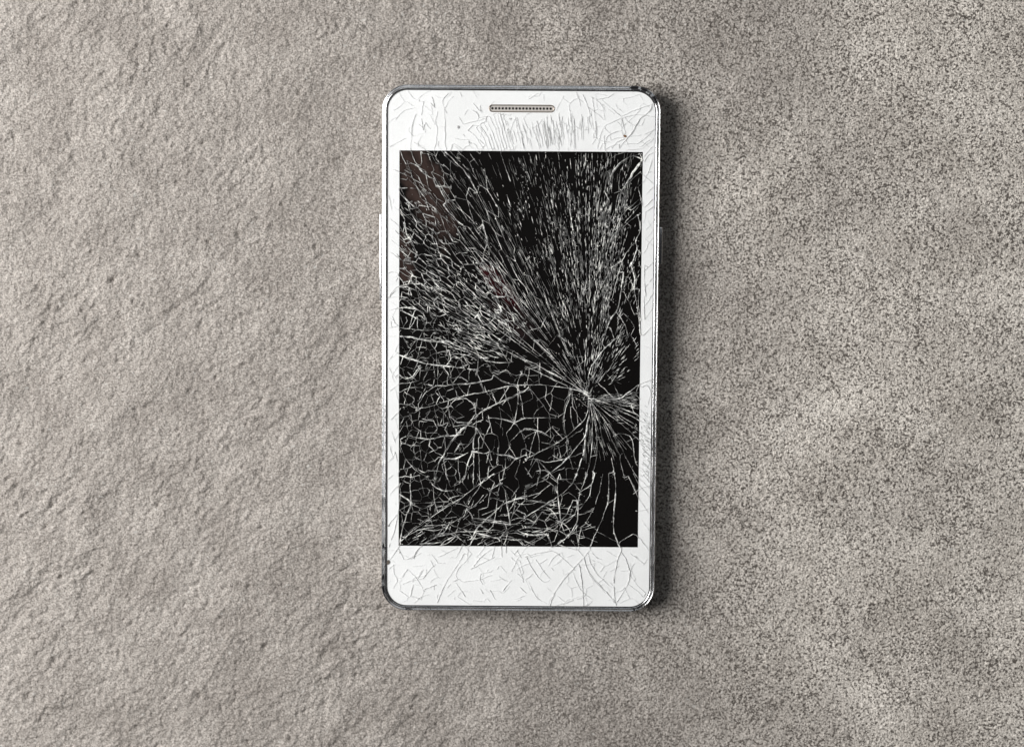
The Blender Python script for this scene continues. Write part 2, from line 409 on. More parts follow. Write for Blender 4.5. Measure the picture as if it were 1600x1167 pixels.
scr = [(SX0, SY0), (SX1, SY0), (SX1, SY1), (SX0, SY1)]
def in_glass(x, y, off=0.0):
    qx = max(abs(x)-(HW-RC), 0); qy = max(abs(y)-(HH-RC), 0)
    return math.hypot(qx, qy) < RC+off
GT = 0.12*mm                                             # glass thickness
white = sheet_with_holes('white_border', rrect(0.01*mm), [scr, stadium(SLOT_R)], G-GT-0.06*mm, M_WHITE, phone,
    lambda x, y: in_glass(x, y, 0.0) and not (SX0 < x < SX1 and SY0 < y < SY1) and not in_stadium(x, y, SLOT_R))
so = white.modifiers.new('thickness', 'SOLIDIFY'); so.thickness = 0.12*mm; so.offset = -1
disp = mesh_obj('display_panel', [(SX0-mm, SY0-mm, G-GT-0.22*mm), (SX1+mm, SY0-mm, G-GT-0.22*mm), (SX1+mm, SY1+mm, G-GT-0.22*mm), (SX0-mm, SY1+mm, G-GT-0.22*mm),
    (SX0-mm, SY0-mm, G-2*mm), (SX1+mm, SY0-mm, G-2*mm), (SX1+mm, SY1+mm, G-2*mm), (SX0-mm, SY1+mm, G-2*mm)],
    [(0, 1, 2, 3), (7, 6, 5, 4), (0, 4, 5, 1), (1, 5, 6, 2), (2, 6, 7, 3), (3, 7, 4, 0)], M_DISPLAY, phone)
disp['label'] = 'dead black display panel with dull brown reflections painted into its colour'

# earpiece: grille plate with real holes over a dark cavity, thin metal frame round it
holes = []; NH = 18
for i in range(NH):
    hx = EX0 + (EX1-EX0)*(i/(NH-1)); holes.append([(hx+1.9*U*math.cos(t*math.pi/5), EY+1.9*U*math.sin(t*math.pi/5)) for t in range(10)])
def not_hole(x, y):
    return in_stadium(x, y, SLOT_R-0.2*U) and all(math.hypot(x-(EX0+(EX1-EX0)*i/(NH-1)), y-EY) > 1.8*U for i in range(NH))
gr = sheet_with_holes('earpiece_grille', stadium(SLOT_R-0.1*U), holes, G-0.28*mm, M_GRILLE, phone, not_hole)
so = gr.modifiers.new('thickness', 'SOLIDIFY'); so.thickness = 0.2*mm; so.offset = -1
gr['label'] = 'perforated silver earpiece grille'
cav = mesh_obj('speaker_cavity', [(x, y, G-0.85*mm) for x, y in stadium(SLOT_R+0.3*mm)], [tuple(range(22))], M_CAVITY, gr)
def tube_ring(name, loop_fn, prof, mat, parent):
    rings = [loop_fn(r) for r, z in prof]; n = len(rings[0]); V = []; F = []
    for k, (r, z) in enumerate(prof): V += [(x, y, z) for x, y in rings[k]]
    for k in range(len(prof)-1):
        for i in range(n): F.append((k*n+i, k*n+(i+1) % n, (k+1)*n+(i+1) % n, (k+1)*n+i))
    return mesh_obj(name, V, F, mat, parent, smooth=True)
M_SLOT = plain('slot_frame_metal', (0.42, 0.36, 0.31), 0.3, 0.9)
tube_ring('slot_frame', stadium, [(SLOT_R-1.6*U, G-0.40*mm), (SLOT_R-1.5*U, G-0.05*mm), (SLOT_R-0.9*U, G+0.05*mm), (SLOT_R-0.2*U, G+0.04*mm), (SLOT_R-0.02*U, G-0.3*mm), (SLOT_R-0.02*U, G-0.62*mm)], M_SLOT, gr)

# ------------------------------------------------------------------ the fracture pattern
# Cracks followed along the glass: for each region of the phone (origin in photograph pixels, 0.18853 px per unit).
KS = 240/1273
TR = {
(580, 110): """150,640 230,590 290,562|200,415 240,360 300,325 370,310|325,640 335,520 350,420 375,360|385,640 390,590 420,540|430,500 415,400 420,330 435,260
430,500 450,430 470,470 490,490|490,270 525,310 500,220|540,570 545,470 530,420 550,340|600,300 610,420 612,600 620,660|615,310 640,260 680,215|600,300 590,250 640,190
660,660 668,615|520,650 540,600|750,220 730,180|845,270 870,310 905,340 900,290|840,330 890,370 880,420 930,400|910,440 945,425 960,380|800,500 840,455 880,460
770,370 800,325|820,510 880,570 930,660|870,480 930,560 965,660|900,455 960,550 1000,660|930,440 980,530 1025,660|960,420 1005,520 1050,660|985,390 1030,500 1075,660
1010,365 1055,500 1100,660|1040,355 1080,500 1125,660|1065,355 1105,500 1150,660|1090,360 1135,520 1180,660|800,595 850,610 890,660|690,610 760,660|300,170 360,240 420,260
240,665 260,720 290,780|325,665 345,720 380,780 410,790|410,670 420,760|280,775 330,770 380,790 420,840 470,850|290,800 340,830 390,880|430,690 500,700 540,770
520,670 540,740 600,800|470,690 500,770 520,830|610,670 680,740 760,820 820,900 875,1010*|600,690 640,740 720,800|650,665 700,720 770,790 880,910|540,770 610,790 650,830 700,880
390,880 440,980 500,1030|400,900 395,950 450,1000|520,900 540,960 600,960 660,970*|600,870 610,940|270,850 320,910 380,970 440,1050|240,900 290,910|1075,700 1110,800 1155,920
820,690 890,790|235,960 330,1150|230,1060 270,1160|500,850 560,930 620,1030 690,1110|440,1050 480,1160|590,1000 640,1090 690,1160|380,780 440,860 520,900|680,880 760,960 830,1050""",
(820, 110): """970,740 900,710 830,740 760,800 710,890 720,970*|940,700 860,720 810,800 780,870|975,745 900,840 830,960 800,1000*|960,840 860,930|680,690 690,760 680,800|690,750 760,700 830,680
940,970 960,1060 975,1120|975,930 930,975|800,1000 780,1100 760,1160|740,1020 800,1000 830,1060 820,1160|960,1060 860,1150|975,1090 880,1160|950,690 975,740|660,1000 700,1080
550,220 600,240 690,225 740,190|560,235 620,270 650,330 660,410|640,250 720,320 800,385|800,385 890,340 1060,280|800,400 920,370 1080,385|1055,275 1030,340 950,410 890,510 850,560 780,650*
800,395 730,430 660,465 700,520 730,520|795,410 800,500 815,540|800,410 835,520|800,400 870,430|660,660 670,580 710,530 790,505|680,650 740,620 850,610 950,600 1070,490|860,550 980,535 1080,490
720,650 760,600 830,570|850,660 960,650 1030,600 1080,560|985,720 1040,650 1080,620|990,760 1030,700 1080,680|600,650 620,560 650,480|560,250 580,400 590,560|480,200 520,300 560,440 570,560
440,200 460,300|1020,850 1040,790 1060,730 1080,700|990,920 1020,850 1080,840|1000,1030 1070,960|985,1140 1075,1060|620,660 640,610|530,310 620,380 650,410|30,240 110,190|155,200 155,260""",
(580, 320): """130,575 195,555 270,650|155,745 200,690 270,665 330,655 420,655*|140,770 230,760 300,770|140,880 230,855 340,850|150,930 230,1010|140,1020 210,1010|140,1090 230,1090|195,210 270,290|150,110 230,180
190,20 270,90|160,290 235,350|150,390 230,440|230,30 280,90 320,80|240,180 260,230|280,150 290,230 340,320 380,400*|310,10 330,90|370,30 380,130|260,380 310,420 265,470 290,540 340,580*|280,485 340,495
340,590 310,650 310,750 360,830 400,820|370,600 370,700 400,780|230,760 300,770 240,790 300,850|230,860 340,850 400,880 460,960 400,1100|360,880 320,1000|460,960 520,1030 520,1130|490,980 530,930 600,970 610,1020
230,1060 300,960 290,930|230,1020 340,1030 430,1040 520,1040 640,1050|240,1090 340,1100 400,1110 520,1130 640,1140*|320,1160 400,1110|610,1020 640,1090|400,770 480,830 580,870 650,890|420,670 500,690 580,750
580,750 590,820 620,890|580,880 620,960 700,990 780,1080|650,930 720,950|540,780 560,850|480,840 490,920|920,160 960,300 940,380 920,470 900,500*|800,360 860,360 910,420
930,440 1000,500 1060,640 1110,700 1120,760 1020,760*|860,480 920,490 980,560 1050,650|850,780 920,790 1010,830 1080,890|870,700 950,740 1010,700|1020,770 1080,880 1040,900 1020,940 940,1000 880,910 860,940*
880,910 910,850|930,1000 940,1070 1000,1140|1030,920 1110,970 1200,960|700,10 800,90 900,190|760,190 860,290 950,380|600,0 660,80 780,190*|720,800 730,850 830,960|730,790 760,780 820,830""",
(820, 320): """1000,210 1070,130|1020,320 1070,265|985,400 1010,360 1020,320|990,550 1065,470|1000,680 1065,600|990,640 1000,760|1000,830 1065,730|1000,940 1060,850|985,1080 1060,1000|985,150 1000,80|1000,60 1070,10
990,500 985,640|985,760 990,950|960,70 900,110 800,200 740,240 720,270|940,100 960,200 920,300 930,370 880,500*|920,300 830,420 780,560 720,790*|800,470 700,530 670,620|820,560 800,700 770,860 710,950 640,1150*
820,720 870,820 910,910|880,500 910,600 910,720 940,900 960,1080*|760,890 830,990 860,1100|820,900 880,960 910,1020 880,1080 930,1167|710,1020 740,1110|860,600 900,680|960,400 940,450 960,520
950,700 940,800 960,960|880,0 800,100 760,200|940,20 830,150|860,20 780,130|720,1120 850,1080|880,180 830,210|930,370 960,400""",
(580, 530): """230,130 300,155 400,185 500,210 640,225 760,240 870,255*|500,0 540,20 640,15 700,50 780,80 890,130 960,180 1080,195 1180,190*|870,255 890,310 940,430|870,255 960,200 1000,280 1100,350 1210,380 1273,375*
375,575 480,560 600,520 730,480 830,455 930,440 1040,410 1140,390 1210,385*|230,535 300,540 375,575|230,655 330,630 430,560|1273,430 1200,460 1050,530 930,590 870,640 800,700 690,810 640,880 600,960 560,1030 525,1160*
240,830 300,800 400,820 480,830 600,800 680,800 740,790*|640,560 700,500 790,490 850,540 865,620 810,690 720,690 650,640 640,560|650,650 690,720 780,705 860,730 880,780|860,540 870,640 870,730 850,830 840,930 800,1030 770,1160*
870,730 920,820 980,920 1000,1000|600,990 700,990 780,950 850,930 930,945 1000,930 1060,960 1130,960 1200,990 1273,960*|240,880 280,980 330,1050 400,1110 470,1140|400,1110 500,1090 560,1020 600,970
1190,690 1150,560 1110,450 1140,390|1190,690 1070,660 970,650*|1190,690 1120,780 1150,900 1200,980|1190,690 1240,760 1273,850|1190,690 1260,660*|1190,690 1130,620 1060,570|1210,385 1215,480 1205,600 1190,690*|1215,380 1250,520 1260,640
970,630 990,720 1000,780 1050,800 1060,880 1040,1030|880,740 930,790 1000,780|370,0 290,140|420,20 380,160|300,170 420,185 520,120 650,90 700,70|480,10 540,100|540,120 545,200|640,90 660,160 620,220*|745,90 750,200 770,240|890,140 880,250
500,210 440,320 430,370|555,220 550,385|600,230 640,290 630,370|650,240 670,360|770,250 680,360|430,370 540,385 640,380 720,370 800,370 900,355 1000,330*|540,385 450,440 390,540|540,385 570,460 600,500|720,380 760,440 800,460
820,380 800,450|900,355 930,430|230,370 330,360 400,340 410,220|330,360 290,470 275,530|230,440 320,400 420,400|230,290 290,330 350,300 400,220*|230,230 300,270 380,350|480,560 490,600 440,660 420,740|520,560 540,640 560,720 640,690
640,520 635,580 600,620|540,580 600,610|600,620 600,690|420,660 520,680 550,740 490,810|330,630 350,720 410,760 410,820|240,760 290,680 330,640|290,680 300,740 340,800|640,690 610,750 640,790|490,840 480,880 540,940 600,970
610,820 615,900 600,970|740,840 770,910 850,830|690,940 740,860|350,850 360,960 340,1000|250,860 320,880 400,880 410,960 350,1000|410,960 420,1060|600,1000 620,1100 630,1160|720,1000 725,1100 740,1160|890,820 890,960 900,1160
850,940 850,1160|960,960 1000,1050|1050,900 1050,1040 960,1110|1120,960 1110,1060 1090,1160|1200,990 1130,1060 1040,1110 930,1160*|240,1080 330,1060|250,1160 290,1120 300,1080|1060,560 1080,660 1070,740|1000,440 1040,540|1140,400 1060,520
200,100 230,20|200,105 228,120|190,400 228,530|190,400 228,370|200,660 215,740|180,280 228,210|180,290 210,330|195,930 215,1010|160,670 228,600|165,760 200,860|190,840 228,780|150,1000 190,960|150,160 200,130|150,430 190,400
1250,260 1210,380|1000,280 1100,270 1200,300 1273,290|960,170 1060,260|1170,100 1160,180|1040,30 1130,180|1180,140 1273,180|1060,40 1180,100 1273,160""",
(820, 530): """0,380 130,378 260,392 380,408 460,430 530,470*|0,170 100,210 180,260 300,320 400,380 510,450*|0,220 130,280 250,340 350,385|70,0 170,90 280,200 380,310 480,410 520,460|130,0 230,110 340,250 430,340 510,440|300,0 370,130 430,250 490,370 515,440
740,10 650,90 600,160 550,230 530,300 510,370 505,450*|545,290 590,350 660,410 740,490|590,200 650,260 720,330 760,420 785,490|720,330 800,370|510,0 505,120 495,250 500,330|530,490 640,505 720,498 790,490 860,440 940,380 960,370*
380,410 370,490 340,570 325,650 335,760 350,830 345,920*|530,500 520,600 490,670 420,740 340,810 250,870 130,930 0,1000*|325,610 280,640 200,620 150,540 60,430 30,400|180,410 170,490 210,560 280,620|0,655 110,650 200,650 260,655
110,650 105,740 120,840 120,930|0,740 100,755 180,790 260,860*|200,660 210,740 215,810|230,730 310,820|100,750 60,860 40,970|100,760 20,800|210,740 170,780|100,590 150,550|0,820 20,980|230,720 290,745
550,510 545,560 520,690 500,800 440,880 350,990 260,1070 150,1150*|500,800 490,930 450,1060 410,1160*|545,540 560,640 560,740 555,900 540,1020 500,1160|570,560 590,700 600,860 595,980 570,1100 560,1160
350,830 350,940 380,1010 410,1110|350,990 240,1010 170,1020 100,990 0,1000|345,930 290,990|450,870 500,885|350,990 400,970 480,940|555,900 595,900|555,970 600,960|540,490 700,560 850,620 960,680|540,495 700,590 840,690 960,770
545,500 680,610 820,720 960,850|600,510 720,540 850,590 960,640|545,510 640,640 720,760 770,860|550,520 620,700 640,810|780,780 870,800 900,880 910,980 940,1060*|850,1000 910,1110 960,1167|790,490 870,530 960,550
950,380 920,450 960,500|880,530 900,600 950,640|100,990 60,1050 20,1120|100,990 130,1080 125,1167|100,990 190,1090 260,1167|0,1060 60,1150|250,880 240,990|280,890 300,990|390,430 400,560 470,680|380,560 380,640 410,750
400,480 430,580 440,700|420,480 520,560|960,370 1040,335|970,400 1010,380 1040,440 1020,540|980,860 1040,920|970,900 1040,980|970,950 1040,1030|970,1010 1040,1090|970,1070 1030,1150|990,830 1040,860|970,790 1040,830|20,250 110,230
40,240 20,370|110,240 120,370|20,300 110,300|640,640 720,830 790,960|700,700 780,860 850,1000|720,980 750,1167|790,1000 830,1167""",
(580, 740): """230,30 280,20 330,30 400,10|330,0 325,120 330,230 300,330 265,430 240,570*|230,300 280,340 300,330|230,170 300,210 330,240*|240,300 330,250|400,20 430,130 440,170|460,20 510,90 590,140 660,140*|510,90 520,180 530,260 550,310
540,0 520,90|620,0 650,90|770,20 730,80 660,110|730,0 740,70 710,140|660,140 690,180 700,230|720,150 800,180|700,230 760,190 850,120 910,80 1020,0*|910,80 880,0|840,0 850,110|250,560 330,480 420,420 500,360 600,290 690,240*
690,240 790,270|680,240 600,170|340,240 480,240 640,230|350,260 420,290 490,270 530,240|490,270 495,340|400,300 490,340|910,90 870,150 820,220 790,290 770,350 700,390 600,450 540,520 450,570 420,590*|790,290 830,340 850,400
1070,80 1050,150 1040,250 1030,350|910,100 1000,150 1040,180|1070,80 980,140*|1070,80 1060,0|1070,80 1110,150 1120,240 1140,330 1150,420*|1070,80 1130,110 1200,170 1190,220|1190,220 1110,240 1040,300 960,370 880,450 830,540*
1190,210 1273,200*|1190,230 1140,310|1120,250 1273,180|270,530 380,470 520,440 700,390|460,450 520,510|600,420 660,470 710,510 770,570|540,520 640,500 740,480 870,480*|710,510 620,550 570,600|870,490 950,510 1060,540*
720,510 780,530 860,510|770,550 850,540 960,520|1060,540 1110,480 1180,430 1273,370*|1080,540 1080,600|1060,560 960,590*|1110,500 1200,490 1273,510|1100,540 1200,540 1273,550|850,400 880,460|850,400 770,440 700,480
870,370 960,380 1000,400 1160,420*|1030,350 1010,430 960,480|300,590 420,500|820,590 870,500|400,580 560,570|245,575 200,650 150,710|225,620 270,710|410,600 340,690 270,710|350,700 370,640 420,600|530,750 480,800 430,865
300,790 240,870|770,660 710,760 620,900 560,1030 545,1070|430,790 385,870|300,790 380,870 440,980|215,890 180,950|260,915 320,890 420,870|720,610 640,650 550,690|800,600 795,740|1075,600 1085,690|940,610 870,690|1000,620 900,700 850,760
1020,690 920,740 820,790|1000,840 880,880 750,895|1100,870 980,890|1160,880 1080,980|740,960 780,1020|430,960 540,920|520,920 520,960|700,900 740,960|350,1075 410,1020 480,1000|180,750 190,830 210,860|910,820 900,880 930,920
980,960 1030,1040|1070,760 1120,820|1160,690 1220,770 1260,900|1273,620 1220,690 1160,810|1230,720 1260,820|1170,1050 1273,1010|220,0 235,90 240,170 225,300|215,100 150,180|220,310 200,430 145,610|180,10 135,45|210,340 140,430
1240,250 1180,330 1150,400|1200,300 1273,330|960,520 1060,500 1110,480|480,590 600,560 700,520|560,600 640,570 700,520|880,590 960,540|930,590 1010,550|1050,150 980,160""",
(820, 740): """0,140 100,80 190,40 200,0|0,195 120,160 210,90|0,225 80,230 180,245 250,265*|0,360 100,300 180,250 280,185 350,130 400,70 435,0*|290,0 270,80 275,180 285,270 300,400 325,480 345,520*|170,50 240,100 275,170|300,45 400,45
520,0 480,100 450,180 440,290 435,380 400,460 320,550 230,610*|440,160 550,90 580,0*|550,90 540,180 460,290|645,0 625,120 580,270 500,420 465,440|440,340 500,330 575,290|400,70 450,130|695,0 695,140 685,240 640,380 590,490 540,605*|685,250 750,210
745,0 755,120 745,250 735,360 740,480 775,580 800,620*|785,570 900,500 940,530|400,220 350,330 300,390 210,450|0,440 60,430 140,320 160,320|150,320 270,375|0,440 100,450 190,450 290,420*|0,500 60,510 180,500*|0,560 80,590
60,590 130,540 200,490 270,440|190,510 215,570 225,610*|0,620 60,580 190,500|320,550 270,580 420,630*|350,510 400,570 430,630|430,420 430,500 450,610|465,440 495,530|465,450 445,560|310,200 290,270|140,320 60,430|230,220 250,265
860,20 900,110 945,210*|900,0 950,100|795,640 765,720 740,880 740,1000 755,1095*|795,640 850,740 870,830 850,920 800,1000 760,1060*|540,630 470,710 380,810 290,920 230,1020 205,1095*|520,650 550,750 600,830 660,890 740,960
490,700 520,800 600,900 700,1010 745,1060*|440,630 490,690|550,640 590,690 640,710|450,760 470,880 480,1000 485,1095*|400,820 430,900 480,980 560,1040|605,905 655,870|870,840 930,920 1000,990|850,910 920,960 980,1020
20,700 70,800 160,900 210,870|90,710 150,800 200,860|190,770 240,690 290,660|0,690 100,660 220,640|310,790 325,840 360,820|370,750 420,800|30,890 80,1000 130,1050|320,1090 350,1050 480,1010|500,1010 520,1090|870,660 990,745
200,620 280,670 370,750|250,1095 400,1050|960,230 1030,330|955,370 1035,480|960,540 1035,650|960,110 1035,200|980,10 1040,80|970,60 1040,130|600,480 780,570|500,400 600,470|120,20 100,100""",
}
def catmull(p, step=5.0):
    if len(p) < 3:
        a, b = p; n = max(2, int(math.dist(a, b)/step))
        return [(a[0]+(b[0]-a[0])*i/n, a[1]+(b[1]-a[1])*i/n) for i in range(n+1)]
    q = [p[0]]+p+[p[-1]]; out = []
    for i in range(1, len(q)-2):
        n = max(1, int(math.dist(q[i], q[i+1])/step))
        for k in range(n):
            t = k/n; t2 = t*t; t3 = t2*t
            out.append(tuple(0.5*((2*q[i][d])+(-q[i-1][d]+q[i+1][d])*t+(2*q[i-1][d]-5*q[i][d]+4*q[i+1][d]-q[i+2][d])*t2+(-q[i-1][d]+3*q[i][d]-3*q[i+1][d]+q[i+2][d])*t3) for d in (0, 1)))
    out.append(p[-1]); return out
def in_screen(u, v, m=0.0):
    x, y = L(u, v); return SX0+m*U < x < SX1-m*U and SY0+m*U < y < SY1-m*U
cracks = []                                   # (points in photograph pixels, width px, is_main)
for (x0, y0), txt in TR.items():
    for s in txt.replace('\n', '|').split('|'):
        s = s.strip()
        main = s.endswith('*'); s = s.rstrip('*')
        pts = [tuple(float(c) for c in w.split(',')) for w in s.split()]
        pts = [(x0+x*KS, y0+y*KS) for x, y in pts]
        if main or not in_screen(*pts[0]) or not in_screen(*pts[-1]): pts = catmull(pts, 4.0)
        else: pts = [q for a, b in zip(pts, pts[1:]) for q in catmull([a, b], 4.0)[:-1]]+[pts[-1]]
        ph1, ph2 = random.uniform(0, 6), random.uniform(0, 6)
        pts = [(x+0.25*math.sin(i*1.3+ph1)+random.gauss(0, 0.2), y+0.25*math.sin(i*1.7+ph2)+random.gauss(0, 0.2)) if 0 < i < len(pts)-1 else (x, y) for i, (x, y) in enumerate(pts)]
        cracks.append((pts, (1.42 if main else 0.80)*random.choice([0.6, 0.8, 1.0, 1.0, 1.25]), main))

# let the followed cracks run on until they meet a neighbour
_all = np.array([p for c in cracks for p in c[0]]); _own = np.array([i for i, c in enumerate(cracks) for p in c[0]])
for i, (pts, w, main) in enumerate(cracks):
    oth = _all[_own != i]
    for end in (0, -1):
        p = np.array(pts[end]); d = np.hypot(*(oth-p).T); j = int(np.argmin(d))
        q = tuple(oth[j])
        if 0.3 < d[j] < (9 if in_screen(*p) else 7):
            if end == 0: pts.insert(0, q)
            else: pts.append(q)
# smaller pieces between the followed cracks: a cell network stretched along the rays from the impact
IMP = (918.0, 620.0)
def voronoi(seeds, keep, box):
    S_ = np.array(seeds); edges = {}
    cells = []
    for i, s in enumerate(S_):
        d = np.hypot(*(S_-s).T); nb = np.argsort(d)[1:26]
        poly = [(box[0], box[1]), (box[2], box[1]), (box[2], box[3]), (box[0], box[3])]
        for j in nb:
            mx, my = (s+S_[j])/2; nx, ny = S_[j]-s
            out = []
            for k in range(len(poly)):
                a, b = poly[k], poly[(k+1) % len(poly)]
                da = (a[0]-mx)*nx+(a[1]-my)*ny; db = (b[0]-mx)*nx+(b[1]-my)*ny
                if da <= 0: out.append(a)
                if (da < 0 < db) or (db < 0 < da):
                    t = da/(da-db); out.append((a[0]+(b[0]-a[0])*t, a[1]+(b[1]-a[1])*t))
            poly = out
            if not poly: break
        for k in range(len(poly)):
            a, b = poly[k], poly[(k+1) % len(poly)]
            key = tuple(sorted((tuple(round(c*20) for c in a), tuple(round(c*20) for c in b))))
            edges[key] = (a, b)
    return list(edges.values())
def polar(u, v):
    dx, dy = u-IMP[0], v-IMP[1]; return math.hypot(dx, dy), math.atan2(dx, -dy)
def region(u, v):
    """(cell size, stretch) of the broken glass at a place on the screen"""
    r, a = polar(u, v); a = math.degrees(a)
    if not in_screen(u, v, -1): return None
    if r < 150: return None
    if v > 560 and u < 905: return None                      # the followed cracks are enough there
    if -92 < a <= -40 and u < 850:
        if v > 500 and u < 700: return None
        return (11, 3.0)
    if -40 < a <= -25: return (12, 4.5)
    return None
def warp(u, v, k):                                           # squeeze along the ray so that round cells become long ones
    r, a = polar(u, v); return (r/k, a*260)
for k, (amin, amax), count, wd in ((3.0, (-92, -40), 640, 1.0), (4.5, (-44, -25), 110, 0.7)):
    seeds = []; tries = 0
    while len(seeds) < count and tries < 60000:
        tries += 1
        u, v = random.uniform(612, 905), random.uniform(225, 600)
        r, a = polar(u, v); ad = math.degrees(a)
        if not (amin-3 < ad < amax+3): continue
        p = warp(u, v, k)
        md = 6.2 if k == 3.0 else 8
        if v > 480 and u < 720: md = 12
        if u < 665 and v < 340: md = 10
        if all((p[0]-q[0])**2+(p[1]-q[1])**2 > (md*random.uniform(0.7, 1.2))**2 for q in seeds): seeds.append(p)
    xs = [s[0] for s in seeds]; ys = [s[1] for s in seeds]
    for a, b in voronoi(seeds, None, (min(xs)-5, min(ys)-5, max(xs)+5, max(ys)+5)):
        def un(p):
            r, t = p[0]*k, p[1]/260; return (IMP[0]+r*math.sin(t), IMP[1]-r*math.cos(t))
        A, B = un(a), un(b); ln = math.dist(A, B)
        if ln < 1.2 or ln > 90: continue
        mu, mv = (A[0]+B[0])/2, (A[1]+B[1])/2
        rg = region(mu, mv)
        if rg is None or rg[1] != k: continue
        if random.random() < 0.10: continue
        nn = max(1, int(ln/6)); pts = []
        for i in range(nn+1):
            t = i/nn; j = 0.25 if 0 < i < nn else 0
            pts.append((A[0]+(B[0]-A[0])*t+random.gauss(0, j), A[1]+(B[1]-A[1])*t+random.gauss(0, j)))
        cracks.append((pts, wd*random.uniform(0.6, 1.5), False))
# long fine rays of the fan, from near the impact outwards
for i in range(44):
    a = math.radians(random.choice([random.uniform(-62, -24), random.uniform(-66, -30), random.uniform(-60, -26), random.uniform(-60, -26), random.uniform(98, 150)]))
    r0 = random.uniform(12, 260) if a < 1 else random.uniform(10, 50); r1 = r0+random.uniform(30, 130)
    pts = []; bend = random.uniform(-0.05, 0.05)
    for k in range(9):
        r = r0+(r1-r0)*k/8; t = a+bend*(r-r0)/100
        p = (IMP[0]+r*math.sin(t), IMP[1]-r*math.cos(t))
        if not in_screen(*p, 1): break
        pts.append(p)
    if len(pts) > 2: cracks.append((pts, random.uniform(0.35, 0.8), False))

# finer second layer of cracks in the lower left, where the glass broke twice over
seeds = []; tries = 0
while len(seeds) < 420 and tries < 40000:
    tries += 1
    p = (random.uniform(615, 905), random.uniform(505, 860))
    md = 12 if p[0] < 720 else 20
    if all((p[0]-q[0])**2+(p[1]-q[1])**2 > (md*random.uniform(0.7, 1.25))**2 for q in seeds): seeds.append(p)
for A, B in voronoi(seeds, None, (605, 495, 915, 870)):
    ln = math.dist(A, B); mu, mv = (A[0]+B[0])/2, (A[1]+B[1])/2
    if mv < 500 or mu > 908: continue
    if ln < 2 or ln > 60 or not in_screen(mu, mv) or random.random() > (0.85 if mu < 720 else 0.6): continue
    ex = 0.0
    A, B = (A[0]-(B[0]-A[0])*ex, A[1]-(B[1]-A[1])*ex), (B[0]+(B[0]-A[0])*ex*0.6, B[1]+(B[1]-A[1])*ex*0.6)
    if not (in_screen(*A) and in_screen(*B)): continue
    n = max(1, int(math.dist(A, B)/5))
    cracks.append(([(A[0]+(B[0]-A[0])*i/n+random.gauss(0, 0.4), A[1]+(B[1]-A[1])*i/n+random.gauss(0, 0.4)) for i in range(n+1)], random.choice([0.3, 0.35, 0.45, 0.6, 0.85]), False))
for i in range(80):                                         # flat, crowded cracks along the foot of the screen
    u, v = random.uniform(630, 905), random.triangular(770, 852, 836); a = random.gauss(-0.12, 0.32); l = random.uniform(8, 42)
    n = max(2, int(l/6)); b = random.gauss(0, 0.012)
    pts = [(u+l*(k/n)*math.cos(a+b*l*k/n), v+l*(k/n)*math.sin(a+b*l*k/n)+random.gauss(0, 0.3)) for k in range(n+1)]
    pts = [p for p in pts if in_screen(*p, 0.5)]
    if len(pts) > 2: cracks.append((pts, random.uniform(0.4, 1.05), False))

# faint wide-meshed cracks under the white border
for (bx0, by0, bx1, by1), cnt, md0 in (((600, 138, 1030, 240), 130, 19), ((598, 850, 1026, 952), 150, 18), ((600, 230, 626, 860), 40, 20), ((998, 230, 1028, 860), 50, 17)):
    seeds = []; tries = 0
    while len(seeds) < cnt and tries < 9000:
        tries += 1
        p = (random.uniform(bx0, bx1), random.uniform(by0, by1))
        if all((p[0]-q[0])**2+(p[1]-q[1])**2 > (md0*random.uniform(0.6, 1.4))**2 for q in seeds): seeds.append(p)
    for A, B in voronoi(seeds, None, (bx0-30, by0-30, bx1+30, by1+30)):
        mu, mv = (A[0]+B[0])/2, (A[1]+B[1])/2; ln = math.dist(A, B)
        if ln < 3 or ln > 60 or in_screen(mu, mv, -1) or not (bx0 < mu < bx1 and by0 < mv < by1) or random.random() > 0.42: continue
        n = max(2, int(ln/5)); bw = random.gauss(0, 1.2)
        cracks.append(([(A[0]+(B[0]-A[0])*i/n+bw*math.sin(math.pi*i/n), A[1]+(B[1]-A[1])*i/n+bw*math.sin(math.pi*i/n)) for i in range(n+1)], random.choice([0.3, 0.4, 0.55]), False))

# ---- pieces of glass: planar pieces between the cracks
glass = mesh_obj('front_glass', [(x, y, G-GT-0.03*mm) for x, y in rrect(0.0)], [tuple(range(len(rrect(0))))], M_GLASS, phone)
glass['label'] = 'shattered front glass held together by its adhesive film'
vs, es = [], []
def add_loop(pts, closed=False):
    s = len(vs)
    for p in pts: vs.append(Vector((p[0]*1000, p[1]*1000)))
    es.extend((s+i, s+i+1) for i in range(len(pts)-1))
    if closed: es.append((s+len(pts)-1, s))
add_loop(rrect(-0.02*mm, 8), True); add_loop(stadium(SLOT_R+0.05*U), True)
for pts, w, main in cracks:
    q = [L(*p) for p in pts[::2]+([pts[-1]] if len(pts) % 2 == 0 else [])]
    q = [p for p in q if in_glass(p[0], p[1], -0.05*mm)]
    if len(q) > 1: add_loop(q)
cv, ce, cf, *_ = delaunay_2d_cdt(vs, es, [], 4, 0.02)
pieces = []
for f in cf:
    P = [(cv[i].x/1000, cv[i].y/1000) for i in f]
    ar = 0.5*sum(P[i][0]*P[(i+1) % len(P)][1]-P[(i+1) % len(P)][0]*P[i][1] for i in range(len(P)))
    if abs(ar) < (2.0*U)**2: continue
    if ar < 0: P = P[::-1]
    cx = sum(p[0] for p in P)/len(P); cy = sum(p[1] for p in P)/len(P)
    if not in_glass(cx, cy) or in_stadium(cx, cy, SLOT_R): continue
    pieces.append((abs(ar), cx, cy, P))
pieces.sort(key=lambda t: -t[0])
print('pieces', len(pieces))
